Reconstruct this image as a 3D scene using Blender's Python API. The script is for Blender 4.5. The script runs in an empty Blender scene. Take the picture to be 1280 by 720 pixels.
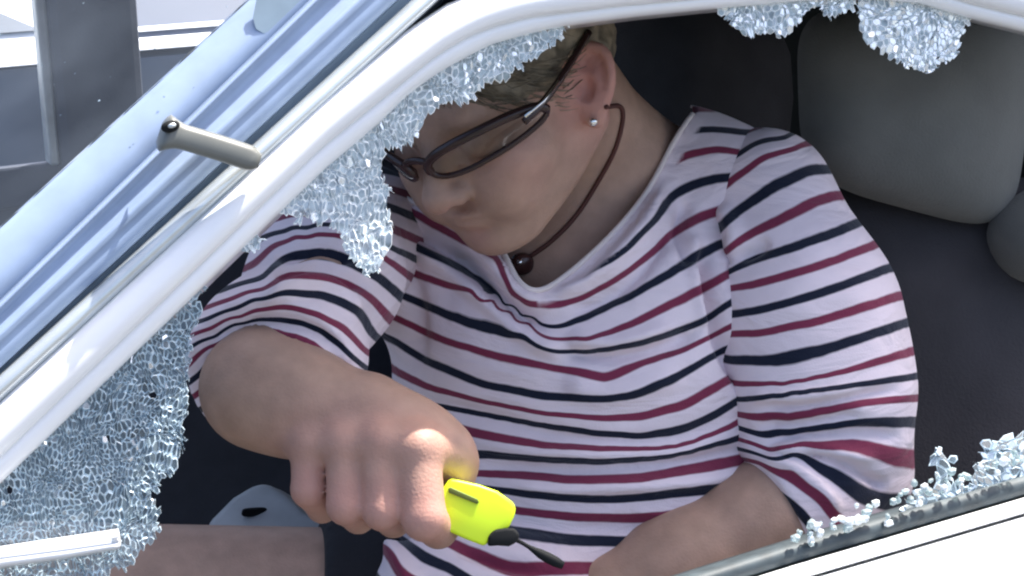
import bpy, bmesh, math, random
import numpy as np
from mathutils import Vector, Matrix, noise

random.seed(4); rng = np.random.default_rng(4)
C = bpy.context.scene.collection
sc = bpy.context.scene
R = math.radians

# ------------------------------------------------------------------ camera
F = 2000.0                                    # focal length in photo pixels (1280 wide)
YAW, PIT = R(29.6), R(17.9)
V = np.array([math.sin(YAW)*math.cos(PIT), math.cos(YAW)*math.cos(PIT), -math.sin(PIT)])
RT = np.array([math.cos(YAW), -math.sin(YAW), 0.0])
UP = np.array([math.sin(YAW)*math.sin(PIT), math.cos(YAW)*math.sin(PIT), math.cos(PIT)])
PC = np.array([0.0, 0.08, 1.14]); D0 = 0.95
CAM = PC - V*D0
cd = bpy.data.cameras.new('camera'); cam = bpy.data.objects.new('camera', cd); C.objects.link(cam)
cd.sensor_width = 36; cd.lens = 36*F/1280; cd.clip_start = 0.02; cd.clip_end = 3000
m = Matrix.Identity(4)
for i in range(3):
    m[i][0] = RT[i]; m[i][1] = UP[i]; m[i][2] = -V[i]; m[i][3] = CAM[i]
cam.matrix_world = m; sc.camera = cam

# ------------------------------------------------------------------ light
SUN = Vector((0.48, 0.10, 0.86)).normalized()           # towards the sun
w = bpy.data.worlds.new("World"); sc.world = w; w.use_nodes = True
nt = w.node_tree; nt.nodes.clear()
sky = nt.nodes.new('ShaderNodeTexSky'); sky.sky_type = 'NISHITA'; sky.sun_disc = False
sky.sun_elevation = math.asin(SUN.z); sky.sun_rotation = math.atan2(SUN.x, SUN.y); sky.dust_density = 4.0; sky.ozone_density = .6; sky.air_density = .8
bg = nt.nodes.new('ShaderNodeBackground'); bg.inputs[1].default_value = 0.15
wo = nt.nodes.new('ShaderNodeOutputWorld')
nt.links.new(sky.outputs[0], bg.inputs[0]); nt.links.new(bg.outputs[0], wo.inputs[0])
sl = bpy.data.lights.new('sun', 'SUN'); sl.energy = 4.2; sl.angle = R(0.5); sl.color = (1, .96, .9)
so = bpy.data.objects.new('sun', sl); C.objects.link(so); so.rotation_euler = SUN.to_track_quat('Z', 'Y').to_euler()
sc.view_settings.view_transform = 'Standard'; sc.view_settings.look = 'None'
sc.view_settings.gamma = 1; sc.view_settings.use_curve_mapping = False
sc.view_settings.exposure = 1.36
sc.cycles.filter_width = 2.2           # soft, video-like sampling

# ------------------------------------------------------------------ pixel <-> world helpers
TUM = R(18)
NRM = np.array([0, math.cos(TUM), -math.sin(TUM)])       # window plane, top leaning into the car
def P(px, py, d):
    return CAM + d*(V + RT*(px-640)/F + UP*(360-py)/F)
def WP(px, py, off=0.0):
    """point of the side-window plane seen at that pixel; off = metres outward"""
    dr = V + RT*(px-640)/F + UP*(360-py)/F
    t = (NRM @ PC - off - NRM @ CAM)/(NRM @ dr)
    return CAM + t*dr
def proj(X):
    q = np.asarray(X) - CAM; d = q @ V
    return 640 + F*(q @ RT)/d, 360 - F*(q @ UP)/d, d
def cv(a, b, c):                                          # camera-frame vector (right, up, towards camera) -> world
    return RT*a + UP*b - V*c

# ------------------------------------------------------------------ object helpers
def mesh_obj(name, verts, faces, mat, parent=None, smooth=True, mats=None, fm=None):
    me = bpy.data.meshes.new(name)
    me.from_pydata([tuple(map(float, v)) for v in verts], [], [tuple(map(int, f)) for f in faces])
    for mm in (mats or [mat]): me.materials.append(mm)
    if fm is not None: me.polygons.foreach_set('material_index', np.asarray(fm, dtype=np.int32))
    if smooth: me.polygons.foreach_set('use_smooth', [True]*len(me.polygons))
    me.update()
    o = bpy.data.objects.new(name, me); C.objects.link(o)
    if parent is not None:
        o.parent = parent; o.matrix_parent_inverse = parent_inv(parent)
    return o
def parent_inv(p):
    M = Matrix.Identity(4)
    chain = []
    q = p
    while q is not None:
        chain.append(Matrix.Translation(q.location)); q = q.parent if q.parent is not None and q.parent.type == 'EMPTY' else None
    for t in chain: M = t @ M
    return M.inverted() if p.type == 'EMPTY' else Matrix.Identity(4)
def empty(name, loc, label, cat, group=None):
    o = bpy.data.objects.new(name, None); C.objects.link(o); o.location = tuple(loc); o.empty_display_size = .05
    tag(o, label, cat, group); return o
def tag(o, label=None, cat=None, group=None, kind=None):
    if label: o['label'] = label
    if cat: o['category'] = cat
    if group: o['group'] = group
    if kind: o['kind'] = kind
    return o
def subsurf(o, n=1):
    s = o.modifiers.new('sub', 'SUBSURF'); s.levels = n; s.render_levels = n
def bevel(o, w=.002, n=2, ang=30):
    b = o.modifiers.new('bev', 'BEVEL'); b.width = w; b.segments = n; b.limit_method = 'ANGLE'; b.angle_limit = R(ang)
def solid(o, t, off=-1):
    s = o.modifiers.new('sol', 'SOLIDIFY'); s.thickness = t; s.offset = off

def resample(pts, n):
    pts = np.asarray(pts, float)
    L = np.r_[0, np.cumsum(np.linalg.norm(np.diff(pts, axis=0), axis=1))]
    t = np.linspace(0, L[-1], n)
    return np.stack([np.interp(t, L, pts[:, k]) for k in range(pts.shape[1])], 1)
def smooth_curve(pts, n):
    """Catmull-Rom through pts, n samples"""
    p = np.asarray(pts, float); p = np.vstack([2*p[0]-p[1], p, 2*p[-1]-p[-2]])
    out = []
    m_ = len(p)-3
    for t in np.linspace(0, m_-1e-6, n):
        i = int(t); u = t-i
        a, b, c, d = p[i:i+4]
        out.append(.5*((2*b)+(-a+c)*u+(2*a-5*b+4*c-d)*u*u+(-a+3*b-3*c+d)*u**3))
    return np.array(out)
def tube(pts, rad, seg=10, closed=False, cap=True):
    pts = np.asarray(pts, float); n = len(pts)
    rad = np.broadcast_to(rad, (n,)) if np.ndim(rad) <= 1 else rad
    if closed: T = np.roll(pts, -1, 0)-np.roll(pts, 1, 0)
    else: T = np.gradient(pts, axis=0)
    T /= np.linalg.norm(T, axis=1)[:, None]+1e-12
    a = np.array([0, 0, 1.0]) if abs(T[0][2]) < .9 else np.array([1.0, 0, 0])
    vs, fs = [], []
    for i in range(n):
        a = a-T[i]*(a@T[i]); a /= np.linalg.norm(a); b = np.cross(T[i], a)
        for k in range(seg):
            th = 2*math.pi*k/seg
            vs.append(pts[i]+rad[i]*(a*math.cos(th)+b*math.sin(th)))
    for i in range(n if closed else n-1):
        j = (i+1) % n
        for k in range(seg):
            k2 = (k+1) % seg
            fs.append((i*seg+k, i*seg+k2, j*seg+k2, j*seg+k))
    if cap and not closed:
        fs.append(tuple(range(seg))[::-1]); fs.append(tuple((n-1)*seg+k for k in range(seg)))
    return vs, fs
def merge(*parts):
    vs, fs = [], []
    for v, f in parts:
        o = len(vs); vs += list(v); fs += [tuple(i+o for i in g) for g in f]
    return vs, fs
def rail_loft(rails, n=80, close_inner=None):
    """rails: list of (pixel polyline, outward offset) on the window plane -> grid of verts"""
    rows = []
    for pts, off in rails:
        q = resample(pts, n)
        offs = np.broadcast_to(off, (n,))
        rows.append([WP(x, y, o) for (x, y), o in zip(q, offs)])
    vs = [p for r in rows for p in r]; fs = []
    for i in range(len(rows)-1):
        for j in range(n-1):
            fs.append((i*n+j, i*n+j+1, (i+1)*n+j+1, (i+1)*n+j))
    return vs, fs
def box(x0, x1, y0, y1, z0, z1):
    vs = [(x, y, z) for x in (x0, x1) for y in (y0, y1) for z in (z0, z1)]
    return vs, [(0, 1, 3, 2), (4, 6, 7, 5), (0, 4, 5, 1), (2, 3, 7, 6), (0, 2, 6, 4), (1, 5, 7, 3)]
def inpoly(x, y, poly):
    x = np.asarray(x); y = np.asarray(y); ins = np.zeros(x.shape, bool); n = len(poly)
    for i in range(n):
        x1, y1 = poly[i]; x2, y2 = poly[(i+1) % n]
        c = ((y1 > y) != (y2 > y)) & (x < (x2-x1)*(y-y1)/((y2-y1) if y2 != y1 else 1e-9)+x1)
        ins ^= c
    return ins
def polydist(x, y, pl):
    """distance to, and nearest point on, an open polyline"""
    x = np.asarray(x, float); y = np.asarray(y, float)
    best = np.full(x.shape, 1e9); bx = x.copy(); by = y.copy(); bt = np.zeros(x.shape); n = len(pl)-1
    for i in range(n):
        ax, ay = pl[i]; cx, cy = pl[i+1]; dx, dy = cx-ax, cy-ay
        t = np.clip(((x-ax)*dx+(y-ay)*dy)/(dx*dx+dy*dy+1e-9), 0, 1)
        qx, qy = ax+t*dx, ay+t*dy; d = np.hypot(x-qx, y-qy); mk = d < best
        best = np.where(mk, d, best); bx = np.where(mk, qx, bx); by = np.where(mk, qy, by); bt = np.where(mk, (i+t)/n, bt)
    return best, bx, by, bt

# ------------------------------------------------------------------ materials
def mat(name, col, rough=.5, metal=0, spec=.5, noise_amt=.12, nscale=25, bump=0, bscale=200, coat=0, sss=0, sheen=0, alpha=None):
    m_ = bpy.data.materials.new(name); m_.use_nodes = True; t = m_.node_tree; b = t.nodes['Principled BSDF']
    b.inputs['Roughness'].default_value = rough; b.inputs['Metallic'].default_value = metal
    b.inputs['Specular IOR Level'].default_value = spec
    b.inputs['Coat Weight'].default_value = coat; b.inputs['Coat Roughness'].default_value = .08
    if sss:
        b.inputs['Subsurface Weight'].default_value = sss; b.inputs['Subsurface Radius'].default_value = (1, .35, .2)
        b.inputs['Subsurface Scale'].default_value = .006
    if sheen: b.inputs['Sheen Weight'].default_value = sheen
    g = t.nodes.new('ShaderNodeNewGeometry')
    n = t.nodes.new('ShaderNodeTexNoise'); n.inputs['Scale'].default_value = nscale; n.inputs['Detail'].default_value = 5
    t.links.new(g.outputs['Position'], n.inputs['Vector'])
    r = t.nodes.new('ShaderNodeValToRGB'); r.color_ramp.elements[0].position = .3; r.color_ramp.elements[1].position = .7
    lo = tuple(max(0, c*(1-noise_amt)) for c in col); hi = tuple(min(1, c*(1+noise_amt)) for c in col)
    r.color_ramp.elements[0].color = (*lo, 1); r.color_ramp.elements[1].color = (*hi, 1)
    t.links.new(n.outputs['Fac'], r.inputs['Fac']); t.links.new(r.outputs['Color'], b.inputs['Base Color'])
    if bump:
        n2 = t.nodes.new('ShaderNodeTexNoise'); n2.inputs['Scale'].default_value = bscale; n2.inputs['Detail'].default_value = 3
        t.links.new(g.outputs['Position'], n2.inputs['Vector'])
        bp = t.nodes.new('ShaderNodeBump'); bp.inputs['Strength'].default_value = bump; bp.inputs['Distance'].default_value = .002
        t.links.new(n2.outputs['Fac'], bp.inputs['Height']); t.links.new(bp.outputs['Normal'], b.inputs['Normal'])
    return m_
M = {}
M['paint'] = mat('sunlit_car_paint', (.84, .85, .86), .3, 0, .5, .03, 12, coat=.6)  # lit copy of the car's single paint, sun brightness put into the colour
M['paint_sky'] = mat('sky_tinted_car_paint', (.28, .36, .50), .42, .1, .5, .08, 50, coat=.25)  # same car paint on the pillar, blue sky reflection put into its colour
M['rubber'] = mat('weatherstrip_rubber', (.035, .045, .055), .55, nscale=60)
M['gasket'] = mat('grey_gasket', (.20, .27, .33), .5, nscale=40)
M['sill_gasket'] = mat('sill_weatherstrip', (.045, .062, .07), .6, noise_amt=.3, nscale=70)
M['trim'] = mat('satin_trim', (.62, .66, .66), .3, .6, nscale=40)
M['bracket'] = mat('grey_bracket_plastic', (.14, .145, .13), .35, noise_amt=.1, nscale=60)
M['liner'] = mat('dark_liner', (.020, .024, .024), .9, nscale=30, bump=.3)
M['dash'] = mat('slate_dashboard', (.050, .056, .080), .6, nscale=30, bump=.3)
M['console'] = mat('grey_console_plastic', (.36, .37, .36), .5, nscale=30)
M['headrest'] = mat('grey_seat_fabric', (.135, .135, .122), .9, noise_amt=.14, nscale=16, bump=.35, bscale=500, sheen=.1)
M['seat'] = mat('charcoal_seat_fabric', (.042, .038, .041), .92, noise_amt=.25, nscale=12, bump=.5, bscale=400)
M['shorts'] = mat('black_cloth', (.012, .012, .015), .9, nscale=40, bump=.3)
M['blackplastic'] = mat('black_plastic', (.008, .009, .010), .75, spec=.2)
M['yellow'] = mat('fluorescent_yellow_plastic', (.72, .93, .02), .38, noise_amt=.03, sss=.05)
M['slotgreen'] = mat('slot_dark', (.10, .13, .01), .5)
M['cord'] = mat('brown_cord', (.085, .025, .018), .7)
M['bead'] = mat('dark_bead', (.05, .02, .018), .25)
M['silver'] = mat('silver_metal', (.8, .8, .78), .15, 1, noise_amt=.02)
M['hair'] = mat('ash_brown_hair', (.19, .155, .105), .6, noise_amt=.6, nscale=90)
M['lip'] = mat('lip', (.42, .16, .14), .45)
M['ground'] = mat('light_asphalt', (.09, .09, .088), .9, noise_amt=.25, nscale=3, bump=.5, bscale=90)

def skin_mat():
    m_ = mat('skin', (.41, .26, .19), .5, 0, .35, .13, 55, bump=.22, bscale=520, sss=.12)
    t = m_.node_tree; b = t.nodes['Principled BSDF']; ramp = [n for n in t.nodes if n.type == 'VALTORGB'][0]
    at = t.nodes.new('ShaderNodeAttribute'); at.attribute_name = 'blush'
    mx = t.nodes.new('ShaderNodeMix'); mx.data_type = 'RGBA'; mx.blend_type = 'MIX'
    mx.inputs[7].default_value = (.56, .25, .215, 1)
    t.links.new(at.outputs['Fac'], mx.inputs[0]); t.links.new(ramp.outputs['Color'], mx.inputs[6]); t.links.new(mx.outputs[2], b.inputs['Base Color'])
    return m_
M['skin'] = skin_mat()

def shirt_mat():
    m_ = mat('striped_jersey', (.80, .68, .715), .85, 0, .25, .04, 30, bump=.25, bscale=900, sheen=.15)
    t = m_.node_tree; b = t.nodes['Principled BSDF']; ramp = [n for n in t.nodes if n.type == 'VALTORGB'][0]
    N = t.nodes.new; L = t.links.new
    at = N('ShaderNodeAttribute'); at.attribute_name = 'phase'
    nz = N('ShaderNodeTexNoise'); nz.inputs['Scale'].default_value = 60; g = N('ShaderNodeNewGeometry'); L(g.outputs['Position'], nz.inputs['Vector'])
    def mth(op, a, b_=None, c=None):
        n = N('ShaderNodeMath'); n.operation = op
        for i, v in enumerate((a, b_, c)):
            if v is None: continue
            if isinstance(v, (int, float)): n.inputs[i].default_value = v
            else: L(v, n.inputs[i])
        return n.outputs[0]
    ph = mth('ADD', at.outputs['Fac'], mth('MULTIPLY', mth('SUBTRACT', nz.outputs['Fac'], .5), .08))
    rd = mth('ROUND', ph); dist = mth('ABSOLUTE', mth('SUBTRACT', ph, rd))
    at3 = N('ShaderNodeAttribute'); at3.attribute_name = 'thin'; dist = mth('ADD', dist, at3.outputs['Fac'])
    mr = N('ShaderNodeMapRange'); mr.inputs['From Min'].default_value = .130; mr.inputs['From Max'].default_value = .195
    mr.inputs['To Min'].default_value = 1; mr.inputs['To Max'].default_value = 0; L(dist, mr.inputs['Value'])
    at2 = N('ShaderNodeAttribute'); at2.attribute_name = 'plain'
    fac = mth('MULTIPLY', mr.outputs[0], mth('SUBTRACT', 1, at2.outputs['Fac']))
    par = mth('ABSOLUTE', mth('MODULO', rd, 2.0))          # 0 even = maroon, 1 odd = navy
    c = N('ShaderNodeMix'); c.data_type = 'RGBA'; c.inputs[6].default_value = (.20, .028, .065, 1); c.inputs[7].default_value = (.006, .010, .026, 1)
    L(par, c.inputs[0])
    mx = N('ShaderNodeMix'); mx.data_type = 'RGBA'; L(fac, mx.inputs[0]); L(ramp.outputs['Color'], mx.inputs[6]); L(c.outputs[2], mx.inputs[7])
    L(mx.outputs[2], b.inputs['Base Color'])
    mp = N('ShaderNodeMapping'); mp.inputs['Scale'].default_value = (9, 9, 26); mp.inputs['Rotation'].default_value = (0, .25, 0); L(g.outputs['Position'], mp.inputs[0])
    wn = N('ShaderNodeTexNoise'); wn.inputs['Scale'].default_value = 1.6; wn.inputs['Detail'].default_value = 3; wn.inputs['Distortion'].default_value = .8; L(mp.outputs[0], wn.inputs['Vector'])
    b2 = N('ShaderNodeBump'); b2.inputs['Strength'].default_value = .55; b2.inputs['Distance'].default_value = .012; L(wn.outputs['Fac'], b2.inputs['Height'])
    old = b.inputs['Normal'].links[0].from_node; L(b2.outputs[0], old.inputs['Normal'])
    return m_
M['shirt'] = shirt_mat()
M['hem'] = mat('cream_jersey_edge', (.78, .68, .64), .85, noise_amt=.04, sheen=.15)

def glass_mat(name, tint=(.9, .95, .97), rough=.03, ior=1.5, diff=None):
    """thin pane: transparent + fresnel gloss (+ a little dust)"""
    m_ = bpy.data.materials.new(name); m_.use_nodes = True; t = m_.node_tree; t.nodes.clear(); N = t.nodes.new; L = t.links.new
    o = N('ShaderNodeOutputMaterial'); tr = N('ShaderNodeBsdfTransparent'); tr.inputs[0].default_value = (*tint, 1)
    gl = N('ShaderNodeBsdfGlossy'); gl.inputs['Roughness'].default_value = rough
    fr = N('ShaderNodeFresnel'); fr.inputs[0].default_value = ior
    mx = N('ShaderNodeMixShader'); L(fr.outputs[0], mx.inputs[0]); L(tr.outputs[0], mx.inputs[1]); L(gl.outputs[0], mx.inputs[2])
    last = mx
    if diff:
        df = N('ShaderNodeBsdfDiffuse'); df.inputs[0].default_value = (*diff[0], 1)
        nz = N('ShaderNodeTexNoise'); nz.inputs['Scale'].default_value = diff[2]; nz.inputs['Detail'].default_value = 6
        g = N('ShaderNodeNewGeometry'); L(g.outputs['Position'], nz.inputs['Vector'])
        mr = N('ShaderNodeMapRange'); mr.inputs['From Min'].default_value = .3; mr.inputs['From Max'].default_value = .75
        mr.inputs['To Min'].default_value = diff[1]*.5; mr.inputs['To Max'].default_value = diff[1]*1.5; L(nz.outputs['Fac'], mr.inputs['Value'])
        m2 = N('ShaderNodeMixShader'); L(mr.outputs[0], m2.inputs[0]); L(mx.outputs[0], m2.inputs[1]); L(df.outputs[0], m2.inputs[2]); last = m2
    L(last.outputs[0], o.inputs[0]); return m_
M['windshield'] = glass_mat('windshield_glass', (.90, .94, .97), .03, 1.18, diff=((.5, .58, .68), .06, 14))
M['cell'] = glass_mat('cracked_glass_granule', (.62, .72, .78), .15, diff=((.62, .76, .82), .48, 160))
M['crack_dim'] = mat('bluish_cracked_glass_edge', (.55, .66, .72), .3, 0, .6, .2, 150)  # bluer, darker edge tone for the clearer granules
M['cell_clear'] = glass_mat('clear_cracked_granule', (.55, .68, .74), .12, diff=((.40, .55, .65), .22, 120))
M['crack'] = mat('cracked_glass_edge', (.82, .87, .88), .25, 0, .6, .12, 200)
M['lens'] = glass_mat('spectacle_lens', (.8, .8, .78), .02)
M['shard'] = glass_mat('glass_crumb', (.8, .9, .9), .08, diff=((.75, .85, .85), .45, 300))

# ------------------------------------------------------------------ signed-distance modelling (surface nets)
class Prim:
    pass
def cone(a, b, ra, rb, k=.01, op='add'):
    a = np.asarray(a, float); b = np.asarray(b, float); p = Prim(); p.k = k; p.op = op
    rm = max(ra, rb); p.lo = np.minimum(a, b)-rm; p.hi = np.maximum(a, b)+rm
    ba = b-a; l2 = max(ba@ba, 1e-12)
    def f(X):
        q = X-a; t = np.clip((q@ba)/l2, 0, 1)
        t2 = t*t*(3-2*t)*.35+t*.65
        return np.linalg.norm(q-t[..., None]*ba, axis=-1)-(ra+(rb-ra)*t2)
    p.f = f; return p
def ell(c, r, rot=None, k=.01, op='add'):
    """ellipsoid; rot rows = its axes in world; default the camera frame"""
    c = np.asarray(c, float); r = np.asarray(r, float); A = np.stack([RT, UP, -V]) if rot is None else np.asarray(rot)
    p = Prim(); p.k = k; p.op = op; e = np.sqrt(((A*r[:, None])**2).sum(0)); p.lo = c-e; p.hi = c+e
    def f(X):
        q = (X-c)@A.T; k0 = np.linalg.norm(q/r, axis=-1); k1 = np.linalg.norm(q/(r*r), axis=-1)
        return k0*(k0-1)/np.maximum(k1, 1e-9)
    p.f = f; return p
def plane_cut(c, n, k=.002):
    """removes everything on the +n side"""
    c = np.asarray(c, float); n = np.asarray(n, float)/np.linalg.norm(n)
    p = Prim(); p.k = k; p.op = 'and'; p.lo = None
    p.f = lambda X: (X-c)@n
    return p
def chain(pts, rs, k=.008, op='add'):
    return [cone(pts[i], pts[i+1], rs[i], rs[i+1], k, op) for i in range(len(pts)-1)]
def evals(prims, X):
    d = np.full(X.shape[:-1], 1.0)
    for p in prims:
        e = p.f(X); k = p.k
        if p.op == 'add':
            h = np.maximum(k-np.abs(d-e), 0)/k; d = np.minimum(d, e)-h*h*k*.25
        elif p.op == 'sub':
            h = np.maximum(k-np.abs(d+e), 0)/k; d = np.maximum(d, -e)+h*h*k*.25
        else:
            h = np.maximum(k-np.abs(d-e), 0)/k; d = np.maximum(d, e)+h*h*k*.25
    return d
def sdf_mesh(prims, h, lo=None, hi=None, smooth=2):
    adds = [p for p in prims if p.op == 'add']
    L0 = np.min([p.lo for p in adds], 0)-3*h if lo is None else np.maximum(np.min([p.lo for p in adds], 0)-3*h, lo)
    H0 = np.max([p.hi for p in adds], 0)+3*h if hi is None else np.minimum(np.max([p.hi for p in adds], 0)+3*h, hi)
    B = 20; nb = np.ceil((H0-L0)/h/B).astype(int)
    S = nb*B+4
    vid, vpos, quads = [], [], []
    def gid(i): return ((i[:, 0]+1)*S[1]+(i[:, 1]+1))*S[2]+(i[:, 2]+1)
    ax = np.arange(-1, B+1)
    G = np.stack(np.meshgrid(ax, ax, ax, indexing='ij'), -1)
    cc = np.array([[a, b, c] for a in (0, 1) for b in (0, 1) for c in (0, 1)])
    for bi in np.ndindex(*nb):
        o = np.array(bi)*B
        bl = L0+(o-1)*h; bh = L0+(o+B)*h
        act = []
        anyadd = False
        for p in prims:
            if p.lo is None: act.append(p); continue
            mg = p.k+2*h
            if np.all(p.lo-mg < bh) and np.all(p.hi+mg > bl):
                act.append(p); anyadd |= p.op == 'add'
        if not anyadd: continue
        ctr = ((bl+bh)/2)[None]
        if abs(evals(act, ctr)[0]) > (B+2)*h*1.8: continue      # well inside or outside
        X = L0+(G+o)*h
        D = evals(act, X)
        if D.min() > 0 or D.max() < 0: continue
        ins = D < 0
        n = B+1
        corners = np.stack([ins[a:a+n, b:b+n, c:c+n] for a, b, c in cc], -1)
        mix = corners.any(-1) & ~corners.all(-1)
        idx = np.argwhere(mix)
        if len(idx) == 0: continue
        acc = np.zeros((len(idx), 3)); cnt = np.zeros(len(idx))
        for a in range(8):
            for bx in range(3):
                if cc[a][bx]: continue
                c2 = cc[a].copy(); c2[bx] = 1
                i1 = idx+cc[a]; i2 = idx+c2
                d1 = D[i1[:, 0], i1[:, 1], i1[:, 2]]; d2 = D[i2[:, 0], i2[:, 1], i2[:, 2]]
                cr = (d1 < 0) != (d2 < 0)
                t = np.where(cr, d1/np.where(cr, d1-d2, 1), 0)
                acc += np.where(cr[:, None], cc[a]+t[:, None]*(c2-cc[a]), 0); cnt += cr
        pos = L0+(idx-1+o+acc/cnt[:, None])*h
        vid.append(gid(idx-1+o)); vpos.append(pos)
        for axn in range(3):
            u, v = (axn+1) % 3, (axn+2) % 3
            e = np.zeros(3, int); e[axn] = 1
            A = ins[1:B+1, 1:B+1, 1:B+1]
            sl_ = [slice(1, B+1)]*3; sl_[axn] = slice(2, B+2)
            A2 = ins[tuple(sl_)] if True else None
            ch = A != A2
            ii = np.argwhere(ch)
            if len(ii) == 0: continue
            flip = A[ii[:, 0], ii[:, 1], ii[:, 2]]
            eu = np.zeros(3, int); eu[u] = 1; ev = np.zeros(3, int); ev[v] = 1
            b0 = ii+o
            q = np.stack([gid(b0), gid(b0-eu), gid(b0-eu-ev), gid(b0-ev)], 1)
            q[~flip] = q[~flip][:, ::-1]
            quads.append(q)
    vid = np.concatenate(vid); vpos = np.concatenate(vpos); quads = np.concatenate(quads)
    uid, first = np.unique(vid, return_index=True); Vv = vpos[first]
    Q = np.searchsorted(uid, quads); Q = np.clip(Q, 0, len(uid)-1)
    ok = (uid[Q] == quads).all(1); Q = Q[ok]
    for s in range(smooth): Vv = lap(Vv, Q, .5)
    return Vv, Q
def lap(Vv, Q, a):
    s = np.zeros_like(Vv); c = np.zeros(len(Vv))
    for i in range(4):
        j = (i+1) % 4
        for k in range(3):
            s[:, k] += np.bincount(Q[:, i], Vv[Q[:, j], k], len(Vv))+np.bincount(Q[:, j], Vv[Q[:, i], k], len(Vv))
        c += np.bincount(Q[:, i], minlength=len(Vv))+np.bincount(Q[:, j], minlength=len(Vv))
    s /= np.maximum(c, 1)[:, None]
    return Vv+(s-Vv)*a
def vnormals(Vv, Q):
    n = np.cross(Vv[Q[:, 2]]-Vv[Q[:, 0]], Vv[Q[:, 3]]-Vv[Q[:, 1]]); N_ = np.zeros_like(Vv)
    for i in range(4):
        for k in range(3): N_[:, k] += np.bincount(Q[:, i], n[:, k], len(Vv))
    return N_/np.maximum(np.linalg.norm(N_, axis=1), 1e-12)[:, None]
def np_obj(name, Vv, Q, mt, parent, attrs=None):
    used = np.unique(Q); mp = -np.ones(len(Vv), int); mp[used] = np.arange(len(used)); Vv = Vv[used]; Q = mp[Q]
    me = bpy.data.meshes.new(name); me.vertices.add(len(Vv)); me.vertices.foreach_set('co', Vv.astype(np.float32).ravel())
    me.loops.add(Q.size); me.loops.foreach_set('vertex_index', Q.astype(np.int32).ravel())
    me.polygons.add(len(Q)); me.polygons.foreach_set('loop_start', np.arange(0, Q.size, 4, dtype=np.int32))
    try: me.polygons.foreach_set('loop_total', np.full(len(Q), 4, np.int32))
    except Exception: pass
    me.update(calc_edges=True); me.validate(); me.polygons.foreach_set('use_smooth', [True]*len(me.polygons))
    me.materials.append(mt)
    for k, v in (attrs or {}).items():
        a = me.attributes.new(k, 'FLOAT', 'POINT'); a.data.foreach_set('value', v[used].astype(np.float32))
    o = bpy.data.objects.new(name, me); C.objects.link(o)
    if parent is not None: o.parent = parent; o.matrix_parent_inverse = parent_inv(parent)
    return o
def px_r(r, d): return r*d/F

# ================================================================== SETTING
g, f = box(-60, 60, -60, 60, -.02, 0)
tag(mesh_obj('ground', [(-900, -900, 0), (900, -900, 0), (900, 900, 0), (-900, 900, 0)], [(0, 1, 2, 3)], M['ground'], smooth=False), kind='structure')

# ================================================================== CAR
car = empty('car', (0.2, .7, 0), 'pale silver car with its driver side window shattered, woman sitting inside', 'car')
# rails of the A-pillar and door frame, outlined on the window plane (pixel polyline, metres outward)
OPEN = [(-150, 742), (0, 597), (200, 404), (400, 210), (471, 150), (510, 112), (550, 84), (610, 52), (655, 39), (700, 29), (790, 17), (880, 8), (1000, -3), (1080, -6), (1150, 0), (1216, 20), (1280, 36), (1400, 72)]
LINA = [(-150, 714), (0, 568), (200, 377), (400, 184), (455, 140), (509, 97), (545, 68), (585, 44), (620, 31), (662, 20), (770, 7), (880, -3), (1000, -15), (1085, -19), (1160, -13), (1216, 4), (1290, 22), (1410, 56)]
LINB = [(-150, 645), (0, 503), (200, 318), (400, 131), (455, 84), (509, 39), (560, 6), (620, -16), (662, -26), (720, -34), (800, -42), (900, -50), (1000, -58), (1100, -60), (1160, -54), (1240, -36), (1300, -20), (1420, 20)]
def shift(pl, f0):   # offset polyline along its left normal by px
    p = np.array(pl, float); T = np.gradient(p, axis=0); T /= np.linalg.norm(T, axis=1)[:, None]
    return p+np.stack([T[:, 1], -T[:, 0]], 1)*f0
def lerp_rail(a, b, t): return resample(a, 120)*(1-t)+resample(b, 120)*t
NN = 120
door = None
# door frame: inner return, white flange, thin seam, wide white frame
vs, fs = rail_loft([(shift(OPEN, -5), -.030), (shift(OPEN, -1), -.006), (OPEN, .000), (shift(OPEN, 3), .0035), (lerp_rail(OPEN, LINA, .5), .005), (shift(LINA, -3), .005), (shift(LINA, -1.2), .003)], NN)
o = mesh_obj('door_frame_flange', vs, fs, M['paint'], car); solid(o, .002, 1); car_flange = o
vs, fs = rail_loft([(shift(LINA, -2.5), -.002), (shift(LINA, 2.5), -.002)], NN)
mesh_obj('frame_seam', vs, fs, M['gasket'], car)
vs, fs = rail_loft([(shift(LINA, 1.0), .002), (shift(LINA, 3), .009), (lerp_rail(LINA, LINB, .25), .0135), (lerp_rail(LINA, LINB, .6), .0125), (lerp_rail(LINA, LINB, .85), .009), (shift(LINB, -3), .005), (shift(LINB, -1.5), -.003)], NN)
o = mesh_obj('door_frame', vs, fs, M['paint'], car); solid(o, .002, 1)
# pillar strips (outboard of the door frame): straight lines; each row is (y at x=0, point near the top)
def ln(y0, p1, off, ext=(-180, 1.25)):
    sl_ = (p1[1]-y0)/p1[0]; xe = p1[0]*ext[1]
    return ([(ext[0], y0+sl_*ext[0]), (xe, y0+sl_*xe)], off)
def strip(name, rails, mt, n=60, t=.0015):
    vs, fs = rail_loft(rails, n); o = mesh_obj(name, vs, fs, mt, car); solid(o, t, 1); return o
strip('door_gap_seal', [ln(507, (509, 43), -.010, (-180, 1.12)), ln(496, (509, 30), -.010, (-180, 1.12))], M['rubber'])
strip('drip_rail', [ln(499, (509, 33), -.004, (-180, 1.2)), ln(496, (509, 31), .008, (-180, 1.2)), ln(488, (509, 25), .011, (-180, 1.2)), ln(479, (509, 19), .010, (-180, 1.2)), ln(474, (505, 14), .002, (-180, 1.2)), ln(472, (505, 12), -.006, (-180, 1.2))], M['trim'])
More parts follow.
